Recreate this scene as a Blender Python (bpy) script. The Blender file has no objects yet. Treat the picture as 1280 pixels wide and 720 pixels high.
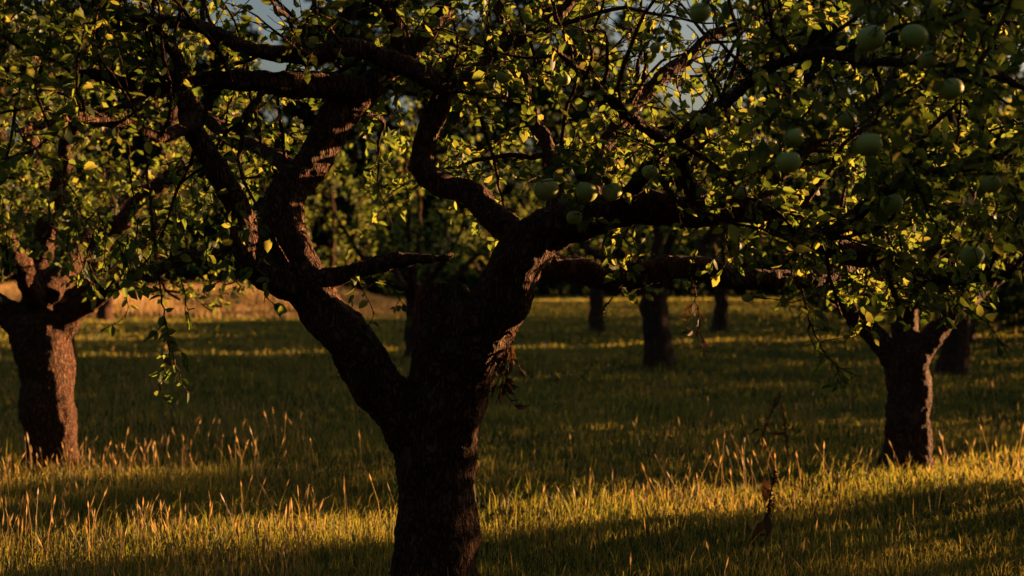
import bpy, math, random
import numpy as np
from mathutils import Vector, noise

R = np.random.default_rng(7)
scene = bpy.context.scene
F = 1778.0; CH = 1.6; HZ = 350.0
def W(px, py, d):
    return np.array([(px-640)/F*d, d, CH+(HZ-py)/F*d])

# sun frame: s = horizontal distance toward the sun, p = across the light
AZ = math.radians(63); EL = math.radians(8)
S = np.array([math.sin(AZ), math.cos(AZ)]); N2 = np.array([-S[1], S[0]])
def SP(s, p): 
    v = s*S+p*N2
    return float(v[0]), float(v[1])

# ---------------------------------------------------------------- materials
def new_mat(name):
    m = bpy.data.materials.new(name); m.use_nodes = True
    nt = m.node_tree; nt.nodes.clear()
    return m, nt, nt.nodes, nt.links

def ramp(nodes, stops):
    r = nodes.new('ShaderNodeValToRGB'); e = r.color_ramp.elements
    while len(e) < len(stops): e.new(0.5)
    for i, (pos, c) in enumerate(stops):
        e[i].position = pos; e[i].color = (*c, 1)
    return r

def leafy(name, stops, tstops, tfac=0.5, gloss=0.08, nscale=1.5, use_rand=0.6):
    m, nt, n, l = new_mat(name)
    geo = n.new('ShaderNodeNewGeometry'); tc = n.new('ShaderNodeTexCoord')
    nz = n.new('ShaderNodeTexNoise'); nz.inputs['Scale'].default_value = nscale; nz.inputs['Detail'].default_value = 3
    l.new(tc.outputs['Object'], nz.inputs['Vector'])
    mx = n.new('ShaderNodeMix'); mx.data_type = 'FLOAT'
    mx.inputs[0].default_value = use_rand
    l.new(nz.outputs['Fac'], mx.inputs[2]); l.new(geo.outputs['Random Per Island'], mx.inputs[3])
    r1 = ramp(n, stops); r2 = ramp(n, tstops)
    l.new(mx.outputs[0], r1.inputs[0]); l.new(mx.outputs[0], r2.inputs[0])
    df = n.new('ShaderNodeBsdfDiffuse'); tr = n.new('ShaderNodeBsdfTranslucent')
    l.new(r1.outputs[0], df.inputs[0]); l.new(r2.outputs[0], tr.inputs[0])
    m1 = n.new('ShaderNodeMixShader'); m1.inputs[0].default_value = tfac
    l.new(df.outputs[0], m1.inputs[1]); l.new(tr.outputs[0], m1.inputs[2])
    gl = n.new('ShaderNodeBsdfGlossy'); gl.inputs['Roughness'].default_value = 0.45
    gl.inputs[0].default_value = (0.6, 0.6, 0.6, 1)
    m2 = n.new('ShaderNodeMixShader'); m2.inputs[0].default_value = gloss
    l.new(m1.outputs[0], m2.inputs[1]); l.new(gl.outputs[0], m2.inputs[2])
    o = n.new('ShaderNodeOutputMaterial'); l.new(m2.outputs[0], o.inputs[0])
    return m

M_leaf = leafy('apple_leaf', [(0.1,(0.018,0.034,0.009)),(0.6,(0.038,0.060,0.016)),(0.95,(0.08,0.085,0.025))],
               [(0.1,(0.06,0.11,0.012)),(0.55,(0.16,0.21,0.025)),(0.95,(0.38,0.32,0.055))], 0.55, 0.02)
M_wood_leaf = leafy('woodland_leaf', [(0.2,(0.015,0.025,0.008)),(0.8,(0.04,0.055,0.015))],
               [(0.2,(0.03,0.05,0.008)),(0.8,(0.07,0.08,0.015))], 0.2, 0.01, 0.3)
M_grass = leafy('grass_blade', [(0.15,(0.028,0.042,0.010)),(0.5,(0.056,0.068,0.016)),(0.68,(0.12,0.10,0.030)),(0.9,(0.22,0.15,0.06))],
               [(0.15,(0.11,0.14,0.014)),(0.5,(0.23,0.22,0.028)),(0.68,(0.34,0.25,0.048)),(0.9,(0.42,0.29,0.09))], 0.55, 0.02, 0.55, 0.45)
M_straw = leafy('straw', [(0.1,(0.14,0.10,0.04)),(0.9,(0.30,0.20,0.08))],
               [(0.1,(0.26,0.17,0.05)),(0.9,(0.46,0.29,0.11))], 0.45, 0.02)
M_dock = leafy('dock_seed', [(0.1,(0.03,0.016,0.010)),(0.9,(0.07,0.03,0.016))],
               [(0.1,(0.05,0.02,0.01)),(0.9,(0.08,0.03,0.01))], 0.2, 0.02)
M_deadleaf = leafy('withered_leaf', [(0.1,(0.03,0.02,0.010)),(0.9,(0.07,0.04,0.018))],
               [(0.1,(0.06,0.03,0.01)),(0.9,(0.10,0.05,0.02))], 0.3, 0.02)

def bark_mat():
    m, nt, n, l = new_mat('apple_bark')
    tc = n.new('ShaderNodeTexCoord'); mp = n.new('ShaderNodeMapping')
    mp.inputs['Scale'].default_value = (1, 1, 0.4)
    l.new(tc.outputs['Object'], mp.inputs['Vector'])
    v = n.new('ShaderNodeTexVoronoi'); v.feature = 'DISTANCE_TO_EDGE'; v.inputs['Scale'].default_value = 30
    nz0 = n.new('ShaderNodeTexNoise'); nz0.inputs['Scale'].default_value = 9; nz0.inputs['Detail'].default_value = 5
    l.new(mp.outputs[0], nz0.inputs['Vector'])
    add = n.new('ShaderNodeMixRGB'); add.blend_type = 'ADD'; add.inputs[0].default_value = 0.25
    l.new(mp.outputs[0], add.inputs[1]); l.new(nz0.outputs['Color'], add.inputs[2])
    l.new(add.outputs[0], v.inputs['Vector'])
    nz = n.new('ShaderNodeTexNoise'); nz.inputs['Scale'].default_value = 55; nz.inputs['Detail'].default_value = 6
    l.new(mp.outputs[0], nz.inputs['Vector'])
    r = ramp(n, [(0.0,(0.018,0.009,0.006)),(0.12,(0.06,0.030,0.018)),(0.5,(0.14,0.070,0.038))])
    l.new(v.outputs['Distance'], r.inputs[0])
    lich = n.new('ShaderNodeTexNoise'); lich.inputs['Scale'].default_value = 6; lich.inputs['Detail'].default_value = 8
    l.new(tc.outputs['Object'], lich.inputs['Vector'])
    lr = ramp(n, [(0.58,(0,0,0)),(0.68,(1,1,1))]); l.new(lich.outputs['Fac'], lr.inputs[0])
    mx = n.new('ShaderNodeMixRGB'); mx.inputs[2].default_value = (0.13,0.105,0.06,1)
    mm = n.new('ShaderNodeMath'); mm.operation='MULTIPLY'; mm.inputs[1].default_value=0.35
    l.new(lr.outputs[0], mm.inputs[0]); l.new(mm.outputs[0], mx.inputs[0]); l.new(r.outputs[0], mx.inputs[1])
    mr = n.new('ShaderNodeMath'); mr.operation='MINIMUM'; mr.inputs[1].default_value=0.35
    l.new(v.outputs['Distance'], mr.inputs[0])
    ma = n.new('ShaderNodeMath'); ma.operation='MULTIPLY_ADD'; ma.inputs[1].default_value=0.35
    l.new(nz.outputs['Fac'], ma.inputs[0]); l.new(mr.outputs[0], ma.inputs[2])
    b = n.new('ShaderNodeBump'); b.inputs['Strength'].default_value = 1.0; b.inputs['Distance'].default_value = 0.05
    l.new(ma.outputs[0], b.inputs['Height'])
    p = n.new('ShaderNodeBsdfPrincipled'); p.inputs['Roughness'].default_value = 0.9
    p.inputs['Specular IOR Level'].default_value = 0.1
    l.new(mx.outputs[0], p.inputs['Base Color']); l.new(b.outputs[0], p.inputs['Normal'])
    o = n.new('ShaderNodeOutputMaterial'); l.new(p.outputs[0], o.inputs[0])
    return m
M_bark = bark_mat()

def ground_mat():
    m, nt, n, l = new_mat('meadow_soil')
    tc = n.new('ShaderNodeTexCoord')
    a = n.new('ShaderNodeTexNoise'); a.inputs['Scale'].default_value = 0.5; a.inputs['Detail'].default_value = 10; a.inputs['Roughness'].default_value = 0.7
    l.new(tc.outputs['Object'], a.inputs['Vector'])
    r = ramp(n, [(0.3,(0.018,0.028,0.008)),(0.5,(0.036,0.048,0.012)),(0.7,(0.07,0.06,0.022))])
    l.new(a.outputs['Fac'], r.inputs[0])
    c = n.new('ShaderNodeTexNoise'); c.inputs['Scale'].default_value = 18; c.inputs['Detail'].default_value = 6
    l.new(tc.outputs['Object'], c.inputs['Vector'])
    b = n.new('ShaderNodeBump'); b.inputs['Strength'].default_value = 1; b.inputs['Distance'].default_value = 0.08
    l.new(c.outputs['Fac'], b.inputs['Height'])
    p = n.new('ShaderNodeBsdfDiffuse')
    l.new(r.outputs[0], p.inputs[0]); l.new(b.outputs[0], p.inputs['Normal'])
    o = n.new('ShaderNodeOutputMaterial'); l.new(p.outputs[0], o.inputs[0])
    return m

def apple_mat():
    m, nt, n, l = new_mat('green_apple_skin')
    tc = n.new('ShaderNodeTexCoord')
    a = n.new('ShaderNodeTexNoise'); a.inputs['Scale'].default_value = 14; a.inputs['Detail'].default_value = 4
    l.new(tc.outputs['Object'], a.inputs['Vector'])
    r = ramp(n, [(0.3,(0.20,0.24,0.045)),(0.7,(0.32,0.33,0.08))]); l.new(a.outputs['Fac'], r.inputs[0])
    p = n.new('ShaderNodeBsdfPrincipled'); p.inputs['Roughness'].default_value = 0.5
    p.inputs['Specular IOR Level'].default_value = 0.2
    l.new(r.outputs[0], p.inputs['Base Color'])
    o = n.new('ShaderNodeOutputMaterial'); l.new(p.outputs[0], o.inputs[0])
    return m
M_apple = apple_mat()

# ---------------------------------------------------------------- mesh helpers
def make_mesh(name, V, faces_list, mat, parent=None, smooth=False):
    me = bpy.data.meshes.new(name)
    V = np.ascontiguousarray(V, dtype=np.float32)
    me.vertices.add(len(V)); me.vertices.foreach_set('co', V.ravel())
    loops = np.concatenate([f.ravel() for f in faces_list]).astype(np.int32)
    tot = np.concatenate([np.full(len(f), f.shape[1], dtype=np.int32) for f in faces_list])
    st = np.concatenate([[0], np.cumsum(tot)[:-1]]).astype(np.int32)
    me.loops.add(len(loops)); me.loops.foreach_set('vertex_index', loops)
    me.polygons.add(len(tot)); me.polygons.foreach_set('loop_start', st); me.polygons.foreach_set('loop_total', tot)
    if smooth: me.polygons.foreach_set('use_smooth', np.ones(len(tot), dtype=bool))
    me.update(calc_edges=True)
    me.materials.append(mat)
    ob = bpy.data.objects.new(name, me); scene.collection.objects.link(ob)
    if parent: ob.parent = parent
    return ob

def nrm(a): return a/np.maximum(np.linalg.norm(a, axis=-1, keepdims=True), 1e-9)

def leaf_mesh(name, P, A, size, mat, parent=None, simple=False, aspect=0.55, rng=R):
    P = np.asarray(P); A = nrm(np.asarray(A)); n = len(P)
    up = rng.normal(size=(n,3)); up[:,2] += 0.7
    Sd = nrm(np.cross(A, up)); Nn = nrm(np.cross(Sd, A))
    size = size[:,None]
    w = size*aspect*rng.uniform(0.8,1.2,(n,1))
    c = size*rng.uniform(-0.02,0.16,(n,1)); bend = size*rng.uniform(-0.05,0.3,(n,1))
    def v(a, s, h): return P + A*size*a + Sd*w*s + Nn*h
    if simple:
        vs = [v(0,0,0), v(0.5,0.5,c), v(1,0,-bend), v(0.5,-0.5,c)]
        V = np.stack(vs,1).reshape(-1,3); b = (np.arange(n)*4)[:,None]
        return make_mesh(name, V, [b+np.array([[0,1,2,3]])], mat, parent)
    vs = [v(0,0,0), v(0.3,0.47,c-0.1*bend), v(0.68,0.40,c-0.5*bend), v(1,0,-bend), v(0.68,-0.40,c-0.5*bend), v(0.3,-0.47,c-0.1*bend), v(0.3,0,-0.1*bend), v(0.68,0,-0.5*bend)]
    V = np.stack(vs,1).reshape(-1,3); b = (np.arange(n)*8)[:,None]
    q = np.concatenate([b+np.array([[6,7,2,1]]), b+np.array([[5,4,7,6]])])
    t = np.concatenate([b+np.array([[0,6,1]]), b+np.array([[0,5,6]]), b+np.array([[7,3,2]]), b+np.array([[4,3,7]])])
    return make_mesh(name, V, [q, t], mat, parent)

def resample(ctrl, rad, step):
    ctrl = np.asarray(ctrl, float); rad = np.asarray(rad, float)
    n = len(ctrl)
    P = np.vstack([2*ctrl[0]-ctrl[1], ctrl, 2*ctrl[-1]-ctrl[-2]])
    out=[]; ro=[]
    for i in range(n-1):
        p0,p1,p2,p3 = P[i:i+4]
        k = max(2, int(np.linalg.norm(p2-p1)/step))
        for j in range(k):
            t=j/k
            out.append(0.5*((2*p1)+(-p0+p2)*t+(2*p0-5*p1+4*p2-p3)*t*t+(-p0+3*p1-3*p2+p3)*t**3))
            ro.append(rad[i]*(1-t)+rad[i+1]*t)
    out.append(ctrl[-1]); ro.append(rad[-1])
    return np.array(out), np.array(ro)

def tubes(paths, sides, gnarl=0.0):
    VV=[]; Q=[]; T=[]; off=0
    ang = np.linspace(0, 2*np.pi, sides, endpoint=False)
    for pts, rad in paths:
        n=len(pts)
        if n<2: continue
        tan = np.gradient(pts, axis=0); tan = nrm(tan)
        ref = np.array([0.3,0.5,0.2]); 
        if abs(np.dot(nrm(ref), tan[0]))>0.9: ref=np.array([1.0,0,0])
        X = np.zeros_like(pts); x = nrm(np.cross(tan[0], ref))
        for i in range(n):
            x = nrm(x - tan[i]*np.dot(x,tan[i])); X[i]=x
        Y = np.cross(tan, X)
        r = np.repeat(rad[:,None], sides, 1)
        if gnarl>0:
            for i in range(n):
                for j in range(sides):
                    a=ang[j]
                    q=Vector(pts[i]*5)+Vector((math.cos(a),math.sin(a),0))*0.9
                    ridge = math.sin(a*5+noise.noise(q*0.6)*4)*0.05
                    r[i,j]*= 1+gnarl*noise.noise(q)+ridge+0.4*gnarl*noise.noise(q*2.7)
        V = pts[:,None,:]+X[:,None,:]*(np.cos(ang)[None,:,None]*r[:,:,None])+Y[:,None,:]*(np.sin(ang)[None,:,None]*r[:,:,None])
        VV.append(V.reshape(-1,3)); 
        i=np.arange(n-1)[:,None]*sides; j=np.arange(sides)[None,:]; j2=(j+1)%sides
        Q.append((np.stack([i+j,i+j2,i+sides+j2,i+sides+j],-1)+off).reshape(-1,4))
        VV.append(np.array([pts[0],pts[-1]]))
        c0=off+n*sides; c1=c0+1; jj=np.arange(sides); jn=(jj+1)%sides
        T.append(np.stack([np.full(sides,c0), off+jn, off+jj],-1))
        T.append(np.stack([np.full(sides,c1), off+(n-1)*sides+jj, off+(n-1)*sides+jn],-1))
        off+=n*sides+2
    return np.concatenate(VV), [np.concatenate(Q), np.concatenate(T)]

def grow(rng, p0, d0, L, r0, r1, step, wob, trop0, trop1):
    n=max(3,int(L/step)); pts=[p0]; d=nrm(d0)
    for i in range(n):
        t=i/n
        d=nrm(d+rng.normal(size=3)*wob+np.array([0,0,trop0*(1-t)+trop1*t]))
        pts.append(pts[-1]+d*step)
    return np.array(pts), np.linspace(r0,r1,n+1)

def empty(name, loc=(0,0,0)):
    e=bpy.data.objects.new(name,None); scene.collection.objects.link(e); return e

_tex = bpy.data.textures.new('bark_lumps','CLOUDS'); _tex.noise_scale=0.06; _tex.noise_depth=3

def apple_obj(name, pos, r, parent, rng):
    prof=[]
    K=14
    for i in range(K+1):
        t=math.pi*i/K
        rr=math.sin(t)*(1+0.06*math.cos(t)); z=math.cos(t)*0.92
        dip=math.exp(-(math.sin(t)/0.33)**2)
        z-= 0.2*dip*(1 if z>0 else -0.7)
        prof.append((rr,z))
    S_=20;V=[]
    for rr,z in prof:
        for j in range(S_):
            a=2*math.pi*j/S_; k=1+0.02*math.sin(5*a)*(0.5-z/2)
            V.append((rr*k*math.cos(a),rr*k*math.sin(a),z))
    V=np.array(V)*r
    i=np.arange(K)[:,None]*S_; j=np.arange(S_)[None,:]; j2=(j+1)%S_
    Q=np.stack([i+j,i+S_+j,i+S_+j2,i+j2],-1).reshape(-1,4)
    tilt=rng.uniform(-0.4,0.4); c,s=math.cos(tilt),math.sin(tilt)
    Rm=np.array([[c,0,s],[0,1,0],[-s,0,c]])
    return make_mesh(name, V@Rm.T+pos, [Q], M_apple, parent, True)

def build_tree(name, mains, rng, sec_gap, sec_len, twig_gap, twig_len, leaf_gap, leaf_size, zcut,
               voxel=0.03, sides=10, gnarl=0.12, simple=False, keep=None, disp=0.0, tropes=(0.05,-0.07), dbl=0.4):
    par=empty(name)
    big=[]; thin=[]; LP=[]; LA=[]
    for ctrl, rad, spawn in mains:
        pts, rr = resample(ctrl, rad, 0.05 if voxel>0.015 else 0.025)
        w=np.array([[noise.noise(Vector(p*3.1)),noise.noise(Vector(p*3.1+7)),noise.noise(Vector(p*3.1+19))] for p in pts])
        fade=np.minimum(1,np.arange(len(pts))/8.0)[:,None]
        pts=pts+w*0.05*fade
        big.append((pts,rr))
        if spawn is None: continue
        L=np.concatenate([[0],np.cumsum(np.linalg.norm(np.diff(pts,axis=0),axis=1))])
        s=L[-1]*spawn+rng.uniform(0,sec_gap)
        while s<L[-1]:
            i=min(len(pts)-2,int(np.searchsorted(L,s))); t=nrm(pts[i+1]-pts[i])
            d=rng.normal(size=3); d-=t*np.dot(d,t); d=nrm(d); d[2]+=0.25; d=d+t*rng.uniform(0.2,0.9)
            ln=sec_len*rng.uniform(0.5,1.3)
            r0=min(rr[i]*0.5, 0.006+0.009*ln)
            q,qr=grow(rng,pts[i],d,ln,r0,0.0025,0.06,0.16,*tropes)
            thin.append((q,qr))
            u=0.12*ln
            while u<ln:
                k=min(len(q)-2,int(u/0.06)); tt=nrm(q[k+1]-q[k])
                d=rng.normal(size=3); d[2]+=0.1; d=nrm(d)+tt*0.8
                tl=twig_len*rng.uniform(0.4,1.4)
                g,gr=grow(rng,q[k],d,tl,0.0035,0.0015,0.05,0.15,0.02,-0.06)
                thin.append((g,gr))
                v=0.02
                while v<tl:
                    m=min(len(g)-2,int(v/0.05)); f=v/0.05-m
                    pp=g[m]*(1-f)+g[m+1]*f; td=nrm(g[m+1]-g[m])
                    for _ in range(2 if rng.random()<dbl else 1):
                        LP.append(pp); LA.append(td*0.6+nrm(rng.normal(size=3))*0.9+np.array([0,0,-0.15]))
                    v+=leaf_gap*rng.uniform(0.5,1.5)
                u+=twig_gap*rng.uniform(0.6,1.4)
            s+=sec_gap*rng.uniform(0.5,1.5)
    V,Fc=tubes(big, sides, gnarl)
    ob=make_mesh('trunk_and_limbs',V,Fc,M_bark,par,True)
    rm=ob.modifiers.new('Remesh','REMESH'); rm.mode='VOXEL'; rm.voxel_size=voxel; rm.use_smooth_shade=True
    if disp>0:
        dm=ob.modifiers.new('Bark','DISPLACE'); dm.texture=_tex; dm.strength=disp; dm.mid_level=0.5; dm.texture_coords='LOCAL'
    def ok(q):
        return q[:,2]>zcut(q[:,0],q[:,1])
    th=[]
    for q,qr in thin:
        o=ok(q); k=len(q) if o.all() else int(np.argmin(o))
        if k>2: th.append((q[:k],qr[:k]))
    if th:
        V,Fc=tubes(th,4 if not simple else 3)
        make_mesh('twigs',V,Fc,M_bark,par,True)
    LP=np.array(LP); LA=np.array(LA)
    m=ok(LP)
    if keep is not None: m&=keep(LP)
    LP=LP[m]; LA=LA[m]
    sz=leaf_size*rng.uniform(0.6,1.25,len(LP))
    leaf_mesh('leaves',LP,LA,sz,M_leaf,par,simple,0.58,rng)
    print(name,'leaves',len(LP),'twigs',len(th))
    return par

# ---------------------------------------------------------------- main apple tree
D=7.2
apples=[(985,203,4.6,16),(1088,48,4.7,18),(1142,46,4.7,17),(875,16,5.0,14),(1086,181,4.7,17),(683,237,6.3,16),(733,240,6.4,14),(765,240,6.5,13),
        (992,172,4.7,13),(1188,112,4.7,16),(1215,320,5.3,15),(1160,75,4.9,13),(718,272,6.5,10),(1115,255,5.3,14),(812,215,6.2,10),(1058,150,5.0,13),(1100,20,5.0,13),
        (925,240,6.1,10),(705,100,6.8,8),(1240,230,5.1,13),(630,96,6.7,10),(880,150,5.9,9),(820,60,6.2,8),(950,95,5.6,10)]
AP=np.array([W(x,y,d) for x,y,d,r in apples])
def near_apple(P):
    m=np.zeros(len(P),bool)
    for a in AP:
        q=P-a
        m|=(np.abs(q[:,0])<0.08)&(np.abs(q[:,2])<0.08)&(q[:,1]>-0.35)&(q[:,1]<0.04)
    return m
def limb(seq, spawn):
    c=[W(x,y,d) for x,y,d,r in seq]; r=[r*d/F for x,y,d,r in seq]
    return (c,r,spawn)
mains=[
 limb([(538,765,D,68),(540,735,D,60),(541,690,D,52),(545,620,D,50),(548,560,D,51),(556,500,D,50),(562,450,D,46),(560,400,D+.02,40),(556,364,D+.03,34)],None),
 limb([(545,575,D,36),(515,525,D-.05,36),(480,485,D-.1,32),(445,435,D-.12,30),(412,385,D-.1,29),(385,352,D-.1,27),(368,322,D-.05,24),(358,262,D+.05,25),(388,205,D+.15,24),(425,150,D+.2,22),(462,105,D+.25,18),(500,72,D+.3,14),(560,10,D+.4,11),(600,-90,D+.5,8)],0.62),
 limb([(395,360,D-.1,24),(345,352,D-.15,19),(318,325,D-.2,17),(298,270,D-.25,16),(268,215,D-.3,15),(240,160,D-.35,13),(225,90,D-.4,9),(180,10,D-.5,6)],0.62),
 limb([(400,350,D-.1,15),(450,335,D-.15,11),(500,326,D-.2,9),(535,322,D-.2,6),(560,316,D-.1,3)],None),
 limb([(570,480,D,42),(598,415,D-.05,40),(628,360,D-.1,36),(662,312,D-.12,32),(712,280,D-.15,27),(775,262,D-.2,22),(840,266,D-.25,20),(900,262,D-.3,18),(960,270,D-.3,16),(1030,298,D-.35,15),(1110,335,D-.4,12),(1190,350,D-.5,9),(1270,340,D-.6,6)],0.42),
 limb([(655,312,D-.1,21),(632,278,D,18),(590,240,D+.1,16),(540,222,D+.15,15),(524,205,D+.18,14),(545,150,D+.2,14),(558,112,D+.2,12),(585,100,D+.2,11),(650,50,D+.3,9),(730,-10,D+.4,7),(800,-80,D+.5,5)],0.35),
 limb([(560,108,D+.1,13),(510,85,D,13),(440,62,D-.1,12),(390,72,D-.1,12),(330,60,D-.2,10),(250,40,D-.3,8),(150,20,D-.4,5)],0.15),
 limb([(455,115,D+.2,16),(400,108,D+.1,17),(340,102,D-.1,15),(280,98,D-.2,12),(210,110,D-.3,9),(120,95,D-.45,7),(20,120,D-.6,5)],0.15),
 limb([(640,345,D-.08,18),(690,332,D+.1,17),(750,345,D+.2,17),(810,347,D+.3,16),(880,338,D+.35,15),(940,345,D+.4,13),(995,350,D+.5,12),(1050,340,D+.7,9),(1120,290,D+.9,7)],0.6),
 limb([(880,262,D-.25,12),(850,205,D-.5,9),(800,150,D-.6,7),(740,100,D-.7,6),(690,60,D-.8,4)],0.15),
 limb([(760,265,D-.2,12),(830,190,D-.7,8),(900,120,D-1.2,7),(1000,75,D-1.7,6.5),(1120,70,D-2.1,6),(1260,100,D-2.4,6),(1380,180,D-2.5,5)],0.15),
 limb([(940,268,D-.3,12),(1000,190,D-.2,10),(1080,130,D-.1,9),(1160,60,D,7),(1230,-30,D+.1,5)],0.05),
 limb([(730,272,D-.1,13),(760,180,D+.4,10),(850,80,D+.9,9),(950,10,D+1.2,7),(1020,-60,D+1.4,5)],0.1),
 limb([(700,285,D-.1,12),(690,200,D+.3,9),(660,130,D+.7,8),(640,40,D+1.0,6),(600,-60,D+1.2,5)],0.15),
 limb([(380,215,D+.1,12),(330,190,D+.6,9),(260,150,D+1.1,8),(190,60,D+1.5,6)],0.1),
 limb([(240,160,D-.35,9),(190,170,D-.7,7),(110,150,D-1.2,6),(20,160,D-1.5,4)],0.2),
 limb([(500,72,D+.3,10),(480,0,D+.1,8),(400,-70,D-.2,6),(300,-120,D-.4,4)],0.1),
 limb([(1030,298,D-.35,11),(1100,250,D-.9,8),(1180,210,D-1.3,6),(1270,190,D-1.6,5)],0.1),
]
def zc_main(x,y):
    px=640+x/y*F
    base=np.interp(px,[-200,150,300,420,520,640,800,950,1100,1400],[1.60,1.62,1.70,1.74,1.76,1.80,1.72,1.64,1.50,1.45])
    return base+0.10*np.sin(x*9+y*4)+0.06*np.sin(x*23)
def keep_main(P):
    dens=0.62+0.6*np.sin(P[:,0]*3.1+P[:,2]*2.2)*np.sin(P[:,1]*2.7+P[:,2]*3.3+1)
    k=np.clip(dens+0.2,0.15,1)
    front=(P[:,0]>-1.75)&(P[:,0]<0.9)&(P[:,1]<D+0.05)&(P[:,2]<2.95)   # picked-over face of the crown
    k=np.where(front,k*0.22,k)
    back=(P[:,0]>-1.9)&(P[:,0]<0.9)&(P[:,1]>D+0.25)
    k=np.where(back,np.clip(k*1.6,0,1),k)
    top=(P[:,2]>2.55)&(P[:,0]>0.35)&(P[:,0]<1.6)
    k=np.where(top,k*0.45,k)
    topl=(P[:,2]>2.4)&(P[:,0]<-1.1)&(P[:,0]>-1.6)
    k=np.where(topl,k*0.65,k)
    k=np.where(P[:,0]>1.7,np.clip(k*1.5,0,1),k)
    k=np.where(near_apple(P),k*0.2,k)
    return R.random(len(P))<k
main=build_tree('apple_tree',mains,np.random.default_rng(11),0.135,1.0,0.095,0.30,0.022,0.060,zc_main,
                voxel=0.011,sides=26,gnarl=0.18,keep=keep_main,disp=0.028)

hr=np.random.default_rng(5)
hang=[]; HP=[];HA=[]; DP=[];DA=[]
def hanging(seq, r0, leaf_from, gap, dead=False, side=0.12):
    c=[W(*s) for s in seq]; pts,rr=resample(c,np.linspace(r0,0.0018,len(c)),0.03)
    pts=pts+hr.normal(size=pts.shape)*0.004
    hang.append((pts,rr)); n=len(pts)
    i=int(n*leaf_from)
    while i<n-1:
        d=nrm(hr.normal(size=3))*0.9+np.array([0,0,-0.5])
        if hr.random()<0.4:
            q,qr=grow(hr,pts[i],d,side*hr.uniform(.5,1.3),0.003,0.0015,0.03,0.2,0,0)
            hang.append((q,qr)); ends=[q[-1],q[len(q)//2],q[-2]]
        else: ends=[pts[i]]
        for e in ends:
            (DP if dead else HP).append(e); (DA if dead else HA).append(d+nrm(hr.normal(size=3))*0.6)
        i+=max(1,int(gap/0.03*hr.uniform(0.5,1.5)))
hanging([(180,180,6.9),(190,260,6.85),(196,330,6.8),(207,400,6.8),(212,450,6.8),(200,485,6.8)],0.007,0.2,0.05)
hanging([(207,400,6.8),(215,440,6.82),(228,480,6.84),(240,495,6.84)],0.004,0.1,0.03)
hanging([(207,450,6.8),(200,480,6.82),(188,497,6.84)],0.003,0.1,0.03)
hanging([(160,190,6.8),(168,260,6.75),(175,320,6.7),(172,350,6.7)],0.005,0.2,0.05)
hanging([(200,300,6.8),(225,350,6.9),(238,405,6.9)],0.004,0.3,0.05)
hanging([(1000,355,7.7),(1012,400,7.6),(1030,440,7.6),(1055,462,7.6),(1078,470,7.6)],0.006,0.2,0.035)
hanging([(1012,400,7.6),(1015,430,7.6),(1045,455,7.6),(1060,480,7.6)],0.004,0.3,0.03)
hanging([(640,380,7.1),(636,420,7.1),(630,460,7.1),(620,505,7.1)],0.005,0.1,0.03,True,0.05)
hanging([(650,380,7.1),(640,430,7.1),(630,490,7.1)],0.004,0.2,0.03,True,0.05)
hanging([(632,400,7.1),(636,450,7.1),(626,500,7.1)],0.004,0.2,0.03,True,0.05)
hanging([(868,340,7.6),(872,390,7.6),(880,445,7.6)],0.005,0.3,0.022,True,0.05)
hanging([(440,330,7.0),(452,360,7.0),(468,392,7.0)],0.004,0.2,0.04)
hanging([(470,330,7.0),(500,372,6.9),(515,400,6.9)],0.003,0.4,0.06)
hanging([(1180,340,6.7),(1190,370,6.7),(1230,400,6.7),(1260,440,6.7)],0.005,0.1,0.04)
for k in range(30):
    x=hr.uniform(740,1290); y0=300+hr.uniform(-30,40); d=hr.uniform(5.8,7.4)
    hanging([(x,y0,d),(x+hr.uniform(-15,15),y0+30,d),(x+hr.uniform(-30,30),y0+hr.uniform(60,110)*(1 if x>950 else .6),d)],0.004,0.1,0.035)
for k in range(18):
    x=hr.uniform(-20,330); y0=300+hr.uniform(-60,40); d=hr.uniform(6.3,7.2)
    hanging([(x,y0,d),(x+hr.uniform(-10,10),y0+30,d),(x+hr.uniform(-20,20),y0+hr.uniform(50,90),d)],0.004,0.1,0.04)
for i,(x,y,d,r) in enumerate(apples):
    apple_obj('apple_%d'%(i+1), W(x,y,d), r*d/F, main, hr)
    for _ in range(2):
        ex=hr.uniform(-70,70)
        hanging([(x+ex,y-hr.uniform(50,90),d+hr.uniform(.1,.4)),(x+ex*.5,y-hr.uniform(35,45),d+hr.uniform(.05,.15)),(x+ex*.1,y-r*.7,d+.02),],0.004,0.05,0.03,False,0.07)
    if i%2 or i>8:
        sg=1 if hr.random()<.5 else -1
        hanging([(x-sg*r*1.6,y-r*1.8,d),(x-sg*r*.8,y-r*1.0,d-.07),(x+sg*r*.1,y-r*.4,d-.08)],0.003,0.0,0.03,False,0.03)
V,Fc=tubes(hang,5); make_mesh('hanging_twigs',V,Fc,M_bark,main,True)
HP=np.array(HP);HA=np.array(HA); m=~(near_apple(HP)&(hr.random(len(HP))<0.45)); HP=HP[m];HA=HA[m]
leaf_mesh('hanging_leaves',HP,HA,0.062*hr.uniform(0.7,1.2,len(HP)),M_leaf,main)
leaf_mesh('withered_leaves',DP,DA,0.07*hr.uniform(0.7,1.2,len(DP)),M_deadleaf,main,aspect=0.4)

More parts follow.
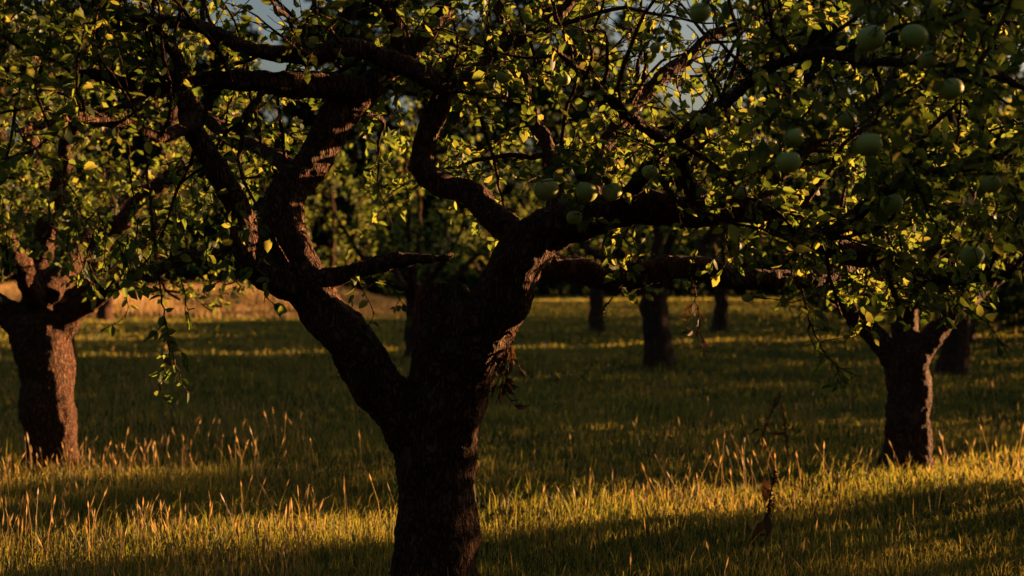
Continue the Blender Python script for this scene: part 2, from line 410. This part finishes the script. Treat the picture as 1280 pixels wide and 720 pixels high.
# ---------------------------------------------------------------- other orchard trees
L=11.85
left=[limb([(60,600,L,42),(62,570,L,36),(60,520,L,33),(55,460,L,34),(50,415,L,36),(48,395,L,30)],None),
 limb([(50,430,L,24),(20,400,L,18),(-20,370,L,14),(-80,320,L+.3,11),(-150,250,L+.5,8)],0.25),
 limb([(55,430,L,24),(85,398,L,18),(105,365,L,14),(130,300,L-.1,12),(190,240,L-.2,10),(270,190,L-.2,7)],0.3),
 limb([(50,410,L,20),(45,350,L+.2,15),(60,280,L+.4,12),(40,180,L+.5,9),(60,80,L+.6,6)],0.25),
 limb([(85,398,L,12),(150,350,L-.6,10),(220,330,L-1.0,8),(300,300,L-1.1,6)],0.2),
 limb([(45,380,L,14),(10,300,L-.7,11),(-40,230,L-1.3,8),(-60,140,L-1.5,6)],0.2),
 limb([(60,370,L,14),(120,290,L+.9,11),(190,220,L+1.6,8),(220,130,L+1.9,6)],0.2),
 limb([(50,320,L,12),(80,200,L-.8,9),(110,100,L-1.3,7),(160,20,L-1.4,5)],0.2)]
build_tree('apple_tree.001',left,np.random.default_rng(21),0.2,1.1,0.13,0.34,0.034,0.066,lambda x,y:1.36+0.12*np.sin(x*5+y*3),voxel=0.018,sides=18,gnarl=0.18,disp=0.035,simple=True)
Rg=12.1
right=[limb([(1136,590,Rg,36),(1136,560,Rg,29),(1134,520,Rg,27),(1136,480,Rg,26),(1138,450,Rg,27),(1136,432,Rg,24)],None),
 limb([(1132,460,Rg,20),(1112,438,Rg,16),(1085,408,Rg,13),(1058,385,Rg-.1,11),(1030,340,Rg-.2,9),(980,280,Rg-.3,7)],0.3),
 limb([(1140,455,Rg,20),(1165,420,Rg,15),(1195,385,Rg,12),(1240,350,Rg+.2,10),(1310,290,Rg+.4,7)],0.35),
 limb([(1136,440,Rg,18),(1130,370,Rg+.3,14),(1140,290,Rg+.5,11),(1130,200,Rg+.7,9),(1150,110,Rg+.8,6)],0.3),
 limb([(1130,400,Rg+.2,13),(1160,330,Rg-.6,11),(1200,260,Rg-1.0,9),(1230,190,Rg-1.1,6)],0.2),
 limb([(1130,380,Rg+.2,13),(1090,320,Rg+.9,10),(1050,250,Rg+1.5,8),(1040,170,Rg+1.7,6)],0.2)]
build_tree('apple_tree.002',right,np.random.default_rng(22),0.28,0.95,0.14,0.34,0.042,0.066,lambda x,y:1.25+0.15*np.sin(x*5+y*3),voxel=0.018,sides=18,gnarl=0.18,disp=0.035,simple=True)

def orchard_tree(idx, x, y, h, seed, r=0.24, lean=0.0, dens=1.0, low=1.5, spread=2.3, top=None, sl=1.2):
    rg=np.random.default_rng(seed); t0=1.45+rg.uniform(-0.1,0.2); top=top or t0
    b=np.array([x,y,0.0])
    ms=[([b+[0,0,-0.1],b+[lean*0.2,0,0.25],b+[lean*0.6,0,0.8],b+[lean,0,top]],[r*1.35,r*1.02,r*0.9,r*0.95],None)]
    k=6; a0=rg.uniform(0,6.28)
    for i in range(k):
        a=a0+i*6.283/k+rg.uniform(-.3,.3); sp=spread*rg.uniform(0.7,1.1)
        zt=top+(h-top)*rg.uniform(0.45,0.92)
        dv=np.array([math.cos(a),math.sin(a),0])
        p0=b+[lean*0.9,0,top-0.15]
        ms.append(([p0,p0+dv*sp*0.3+[0,0,0.35],p0+dv*sp*0.7+[0,0,(zt-top)*0.5],p0+dv*sp+[0,0,zt-top]],[r*0.5,r*0.36,r*0.25,r*0.1],0.15))
    p0=b+[lean,0,top-.1]
    ms.append(([p0,p0+[0.1,0.1,(h-top)*0.5],p0+[-0.1,0.15,h-top]],[r*0.5,r*0.3,r*0.1],0.15))
    build_tree('apple_tree.%03d'%idx,ms,rg,0.32/dens,sl,0.2,0.42,0.07,0.125,
               lambda xx,yy:low+0.15*np.sin(xx*4+yy*3),voxel=0.04,sides=10,gnarl=0.15,simple=True)

spec=[(2.72,25.9,4.6,0.27,-0.15),(7.35,23.7,4.8,0.25,0.1),(-7.6,24,5.0,0.24,0),(-2.0,29,4.8,0.2,0),(-15.5,54,5.2,0.3,0.1),
      (2.5,42,5.6,0.24,0),(6.4,44,5.6,0.24,0.1),(11.5,36,5.4,0.24,0),(-14,33,5.4,0.24,0),(-6,47,5.8,0.24,0),(-12,20,5.0,.24,0),(-0.5,56,6.2,.25,0)]
for i,(x,y,h,r,ln) in enumerate(spec):
    orchard_tree(3+i,x,y,h,100+i,r,ln,1.0,1.62 if x<0 else 1.5)
idx=3+len(spec)
x,y=SP(20.5,9.7); orchard_tree(idx,x,y,6.0,300,0.22,0,2.6,3.2,1.3,3.1,1.0)  # unseen tree with raised crown, added to shade the right-hand tree

# ---------------------------------------------------------------- hedges added to block light
def shade_hedge(name, segs, seed, leaf=0.11, dens=420):
    rg=np.random.default_rng(seed); par=empty(name); P=[];st=[]
    for x0,y0,x1,y1,h,hw in segs:
        a=np.array([x0,y0]);b=np.array([x1,y1]);Ln=np.linalg.norm(b-a);t=(b-a)/Ln;nn=np.array([-t[1],t[0]])
        n=int(Ln*h*dens)
        u=rg.uniform(0,Ln,n); hh=h*(0.93+0.07*np.sin(u*2.1)+0.05*np.sin(u*5.3+1))
        z=hh*rg.uniform(0,1,n)**0.8; ww=hw*np.sqrt(np.clip(1.05-(z/hh)**3,0,1))*(0.85+0.2*np.sin(u*3+z*2))
        v=rg.uniform(-1,1,n)*ww
        P.append(np.column_stack([a[0]+t[0]*u+nn[0]*v,a[1]+t[1]*u+nn[1]*v,z]))
        for q in np.arange(0.3,Ln,0.9):
            c=np.array([*(a+t*q+nn*rg.uniform(-.2,.2)),-0.05])
            for _ in range(2):
                st.append(grow(rg,c,np.array([rg.normal()*.3,rg.normal()*.3,1]),h*0.85,0.035,0.006,0.15,0.1,0.1,0))
    P=np.concatenate(P)
    leaf_mesh('foliage',P,rg.normal(size=P.shape),leaf*rg.uniform(.6,1.3,len(P)),M_wood_leaf,par,True,0.7,rg)
    V,Fc=tubes(st,5); make_mesh('stems',V,Fc,M_bark,par,True)
def seg(s0,p0,s1,p1,h,hw): return (*SP(s0,p0),*SP(s1,p1),h,hw)
shade_hedge('shade_hedge',[seg(14,4.9,14,8.0,2.7,0.8),seg(14,-6,14,5.1,5.6,1.0)],1,0.17,480)  # unseen, added with heights set to shade the foreground and right crown
shade_hedge('shade_hedge.001',[seg(18.5,9.6,18.5,14.0,2.6,0.8)],2,0.15,620)  # out of view, added to shade the grass beyond the lit band
shade_hedge('shade_hedge.002',[seg(76,52,78,92,9.0,1.6)],3,0.4,60)  # added to keep the far right field in shade
shade_hedge('shade_hedge.003',[seg(34,13.0,34,29.5,6.9,1.3),seg(35,30.2,35,34,6.6,1.3),seg(40,33.5,42,52,4.9,1.2)],4,0.30,230)  # added light blockers that darken the middle distance and its crowns
# tall unseen foliage added to cut sky light, behind and left of the viewpoint
shade_hedge('shade_hedge.004',[(-26,-9,30,-9,10.0,1.5),(-15,-8,-17,14,7.5,1.3)],5,0.45,60)

# ---------------------------------------------------------------- woodland
def woodland():
    rg=np.random.default_rng(9); par=empty('woodland'); P=[];st=[]
    px=-280
    while px<1560:
        d=rg.uniform(152,180); x=(px-640)/F*d
        top=1.75*np.interp(px,[-200,0,180,240,310,380,450,620,740,800,860,930,980,1100,1400],[26,26,25,19,12,17,24,24,20,12,12,13,20,26,27])*rg.uniform(0.9,1.1)
        w=rg.uniform(5.3,7.5)
        base=np.array([x,d,0.0])
        st.append(grow(rg,base,np.array([0,0,1.]),top*0.85,0.6,0.12,1.0,0.04,0.05,0.05))
        for _ in range(12):
            z=rg.uniform(0.12,0.9)*top; rad=w*0.6*math.sqrt(max(0.25,1-(z/top)**2.5))
            a=rg.uniform(0,6.28); c=base+[math.cos(a)*w*0.5,math.sin(a)*w*0.5,z]
            n=330; q=nrm(rg.normal(size=(n,3)))*rg.uniform(0.35,1.05,(n,1))**0.6
            P.append(c+q*[rad*1.1,rad*1.1,rad*0.9])
        px+=rg.uniform(26,40)
    n=22000; x=rg.uniform(-85,85,n); y=146+rg.uniform(-2,3,n)
    P.append(np.column_stack([x,y,rg.uniform(0,1,n)*(6.0+1.8*np.sin(x*.4)+1.2*np.sin(x*1.1))]))
    P=np.concatenate(P); P=P[P[:,2]>0]
    leaf_mesh('foliage',P,rg.normal(size=P.shape),0.85*rg.uniform(.6,1.3,len(P)),M_wood_leaf,par,True,0.75,rg)
    V,Fc=tubes(st,6); make_mesh('trunks',V,Fc,M_bark,par,True)
woodland()

# ---------------------------------------------------------------- ground
def gz(x,y): return 0.03*np.sin(x*0.7+1)*np.sin(y*0.5)+0.02*np.sin(x*1.9+y*1.3)
xs=np.concatenate([np.linspace(-900,-60,12)[:-1],np.linspace(-60,60,241),np.linspace(60,900,12)[1:]])
ys=np.concatenate([np.linspace(-900,-20,12)[:-1],np.linspace(-20,130,301),np.linspace(130,1500,12)[1:]])
X,Y=np.meshgrid(xs,ys); V=np.column_stack([X.ravel(),Y.ravel(),gz(X,Y).ravel()])
nx=len(xs); i=np.arange(len(ys)-1)[:,None]*nx; j=np.arange(nx-1)[None,:]
Q=np.stack([i+j,i+j+1,i+nx+j+1,i+nx+j],-1).reshape(-1,4)
make_mesh('ground',V,[Q],ground_mat(),None,True)

def blades(name,x,y,h,w,mat,lean=0.35,rg=R,parent=None):
    n=len(x); z=gz(x,y); B=np.column_stack([x,y,z-0.01])
    a=rg.uniform(0,6.283,n); sd=np.column_stack([np.cos(a),np.sin(a),np.zeros(n)])*w[:,None]*0.5
    b=rg.uniform(0,6.283,n); ln=rg.uniform(0.05,1,n)*lean
    ld=np.column_stack([np.cos(b)*ln,np.sin(b)*ln,np.zeros(n)])*h[:,None]
    up=np.array([0,0,1.])*h[:,None]
    m=B+up*0.55+ld*0.35; t=B+up*(1-0.3*ln[:,None])+ld*1.1
    V=np.stack([B-sd,B+sd,m+sd*0.8,m-sd*0.8,t],1).reshape(-1,3); k=(np.arange(n)*5)[:,None]
    return make_mesh(name,V,[k+np.array([[0,1,2,3]]),k+np.array([[3,2,4]])],mat,parent)
rg=np.random.default_rng(3)
n=330000
d=4.8*(140/4.8)**rg.random(n); x=rg.uniform(-0.44,0.44,n)*d+rg.uniform(-.8,.8,n)
cl=0.5+0.5*np.sin(x*2.3+np.sin(d*1.7)*2)*np.sin(d*2.9+np.sin(x*1.3)*2)
h=(0.045+0.06*cl+0.04*rg.random(n))*rg.uniform(0.6,1.3,n)
tall=rg.random(n)<0.03; h[tall]*=2.0
h*=np.clip(1+(d-12)/100,1,1.5)
blades('grass',x,d,h,0.0042*np.maximum(1,d/8)*rg.uniform(.7,1.3,n),M_grass,0.8,rg)

def stalks(name,x,y,h,scale,rg):
    n=len(x); z=gz(x,y); B=np.column_stack([x,y,z])
    b=rg.uniform(0,6.283,n); ln=rg.uniform(0.02,0.4,n)
    ld=np.column_stack([np.cos(b),np.sin(b),np.zeros(n)])*(ln*h)[:,None]
    a=rg.uniform(0,3.14,n); sx=np.column_stack([np.cos(a),np.sin(a),np.zeros(n)])
    up=np.array([0,0,1.]); T=B+up*h[:,None]+ld; Mi=B+up*(h*0.55)[:,None]+ld*0.35
    w=(0.0012*scale)[:,None]; hw=(0.0055*scale)[:,None]; hl=nrm(T-Mi)*(rg.uniform(0.04,0.10,n)[:,None])
    V=np.stack([B-sx*w,B+sx*w,Mi+sx*w,Mi-sx*w,T+sx*w*.6,T-sx*w*.6,T+hl*.4+sx*hw,T+hl*.4-sx*hw,T+hl],1).reshape(-1,3)
    k=(np.arange(n)*9)[:,None]
    return make_mesh(name,V,[k+np.array([[0,1,2,3]]),k+np.array([[3,2,4,5]]),k+np.array([[5,4,6,7]]),k+np.array([[7,6,8]])],M_straw)
n=15000
d=5.5*(30/5.5)**rg.random(n); x=rg.uniform(-0.45,0.45,n)*d
pxs=640+x/d*F
cl=np.sin(x*1.7+d*0.9)*np.sin(d*1.3-x*0.8)
pr=np.where(pxs<400,0.9,np.where((pxs>780)&(d<17)&(d>9),0.36,0.12))*(0.6+0.5*cl)*np.where(d>15,.35,1)
m=rg.random(n)<pr; x=x[m]; d=d[m]
h=rg.uniform(0.10,0.42,len(x))*(0.75+0.25*np.sin(x*2+d))
stalks('tall_dry_grass',x,d,h,np.maximum(1,d/9),rg)
n=34000; x=rg.uniform(-40,-4,n); y=rg.uniform(58,92,n)
hh=(1.0+0.4*np.sin(x*.6+y*.3)+0.3*rg.random(n))
hh*=np.clip((-(x)-4)/8,0.2,1)*np.clip((y-54)/12,0.3,1)
blades('tall_dry_grass.001',x,y,hh,0.05*rg.uniform(.7,1.3,n),M_straw,0.4,rg)

def dock(name,x,y,h,seed,lean):
    r_=np.random.default_rng(seed); par=empty(name); b=np.array([x,y,0.0])
    p,rr=resample([b,b+[lean*.3,0,h*.5],b+[lean,0,h]],[0.006,0.005,0.002],0.02)
    th=[(p,rr)];P=[];A=[]
    for i in range(int(len(p)*.3),len(p)):
        if i%3==0 and i<len(p)*.85:
            g=grow(r_,p[i],np.array([r_.normal(),r_.normal(),1.6]),0.13*h/.6*r_.uniform(.5,1),0.003,0.0015,0.02,0.1,0.1,0.1); th.append(g)
            for q in g[0]:
                for _ in range(5): P.append(q+r_.normal(size=3)*.006);A.append(r_.normal(size=3))
        for _ in range(7): P.append(p[i]+r_.normal(size=3)*.007);A.append(r_.normal(size=3))
    V,Fc=tubes(th,5);make_mesh('stem',V,Fc,M_dock,par,True)
    leaf_mesh('seeds',P,A,r_.uniform(.010,.02,len(P)),M_dock,par,True,0.8,r_)
    P=[b+[0,0,.05*k] for k in range(1,6)];A=[r_.normal(size=3)+[0,0,.3] for k in P]
    leaf_mesh('basal_leaves',P,A,r_.uniform(.1,.18,len(P)),M_deadleaf,par,False,0.3,r_)
dock('dock_plant',(958-640)/F*8.6,8.6,0.44,1,0.05)
dock('dock_plant.001',(950-640)/F*12.8,12.8,0.6,2,0.2)
dock('dock_plant.002',(985-640)/F*12.4,12.4,0.5,3,-0.05)

# ---------------------------------------------------------------- light
w=bpy.data.worlds.new('World'); scene.world=w; w.use_nodes=True
nt=w.node_tree; nt.nodes.clear()
sky=nt.nodes.new('ShaderNodeTexSky'); sky.sky_type='NISHITA'; sky.sun_disc=False
sky.sun_elevation=EL; sky.sun_rotation=AZ; sky.dust_density=5.0; sky.ozone_density=1.5
bg=nt.nodes.new('ShaderNodeBackground'); bg.inputs[1].default_value=0.15
o=nt.nodes.new('ShaderNodeOutputWorld'); nt.links.new(sky.outputs[0],bg.inputs[0]); nt.links.new(bg.outputs[0],o.inputs[0])
sl=bpy.data.lights.new('sun','SUN'); sl.energy=32; sl.angle=math.radians(0.5); sl.color=(1.0,0.52,0.21)
so=bpy.data.objects.new('sun',sl); scene.collection.objects.link(so)
dirv=Vector((S[0]*math.cos(EL),S[1]*math.cos(EL),math.sin(EL)))
so.rotation_euler=dirv.to_track_quat('Z','Y').to_euler(); so.location=dirv*50

cam=bpy.data.cameras.new('camera'); co=bpy.data.objects.new('camera',cam); scene.collection.objects.link(co)
cam.lens=50; cam.sensor_width=36; cam.clip_end=3000; cam.clip_start=0.1
co.location=(0,0,CH); co.rotation_euler=(math.radians(90-0.32),0,0)
cam.dof.use_dof=True; cam.dof.focus_distance=7.1; cam.dof.aperture_fstop=2.2
scene.camera=co
scene.view_settings.view_transform='Standard'; scene.view_settings.look='None'; scene.view_settings.exposure=0
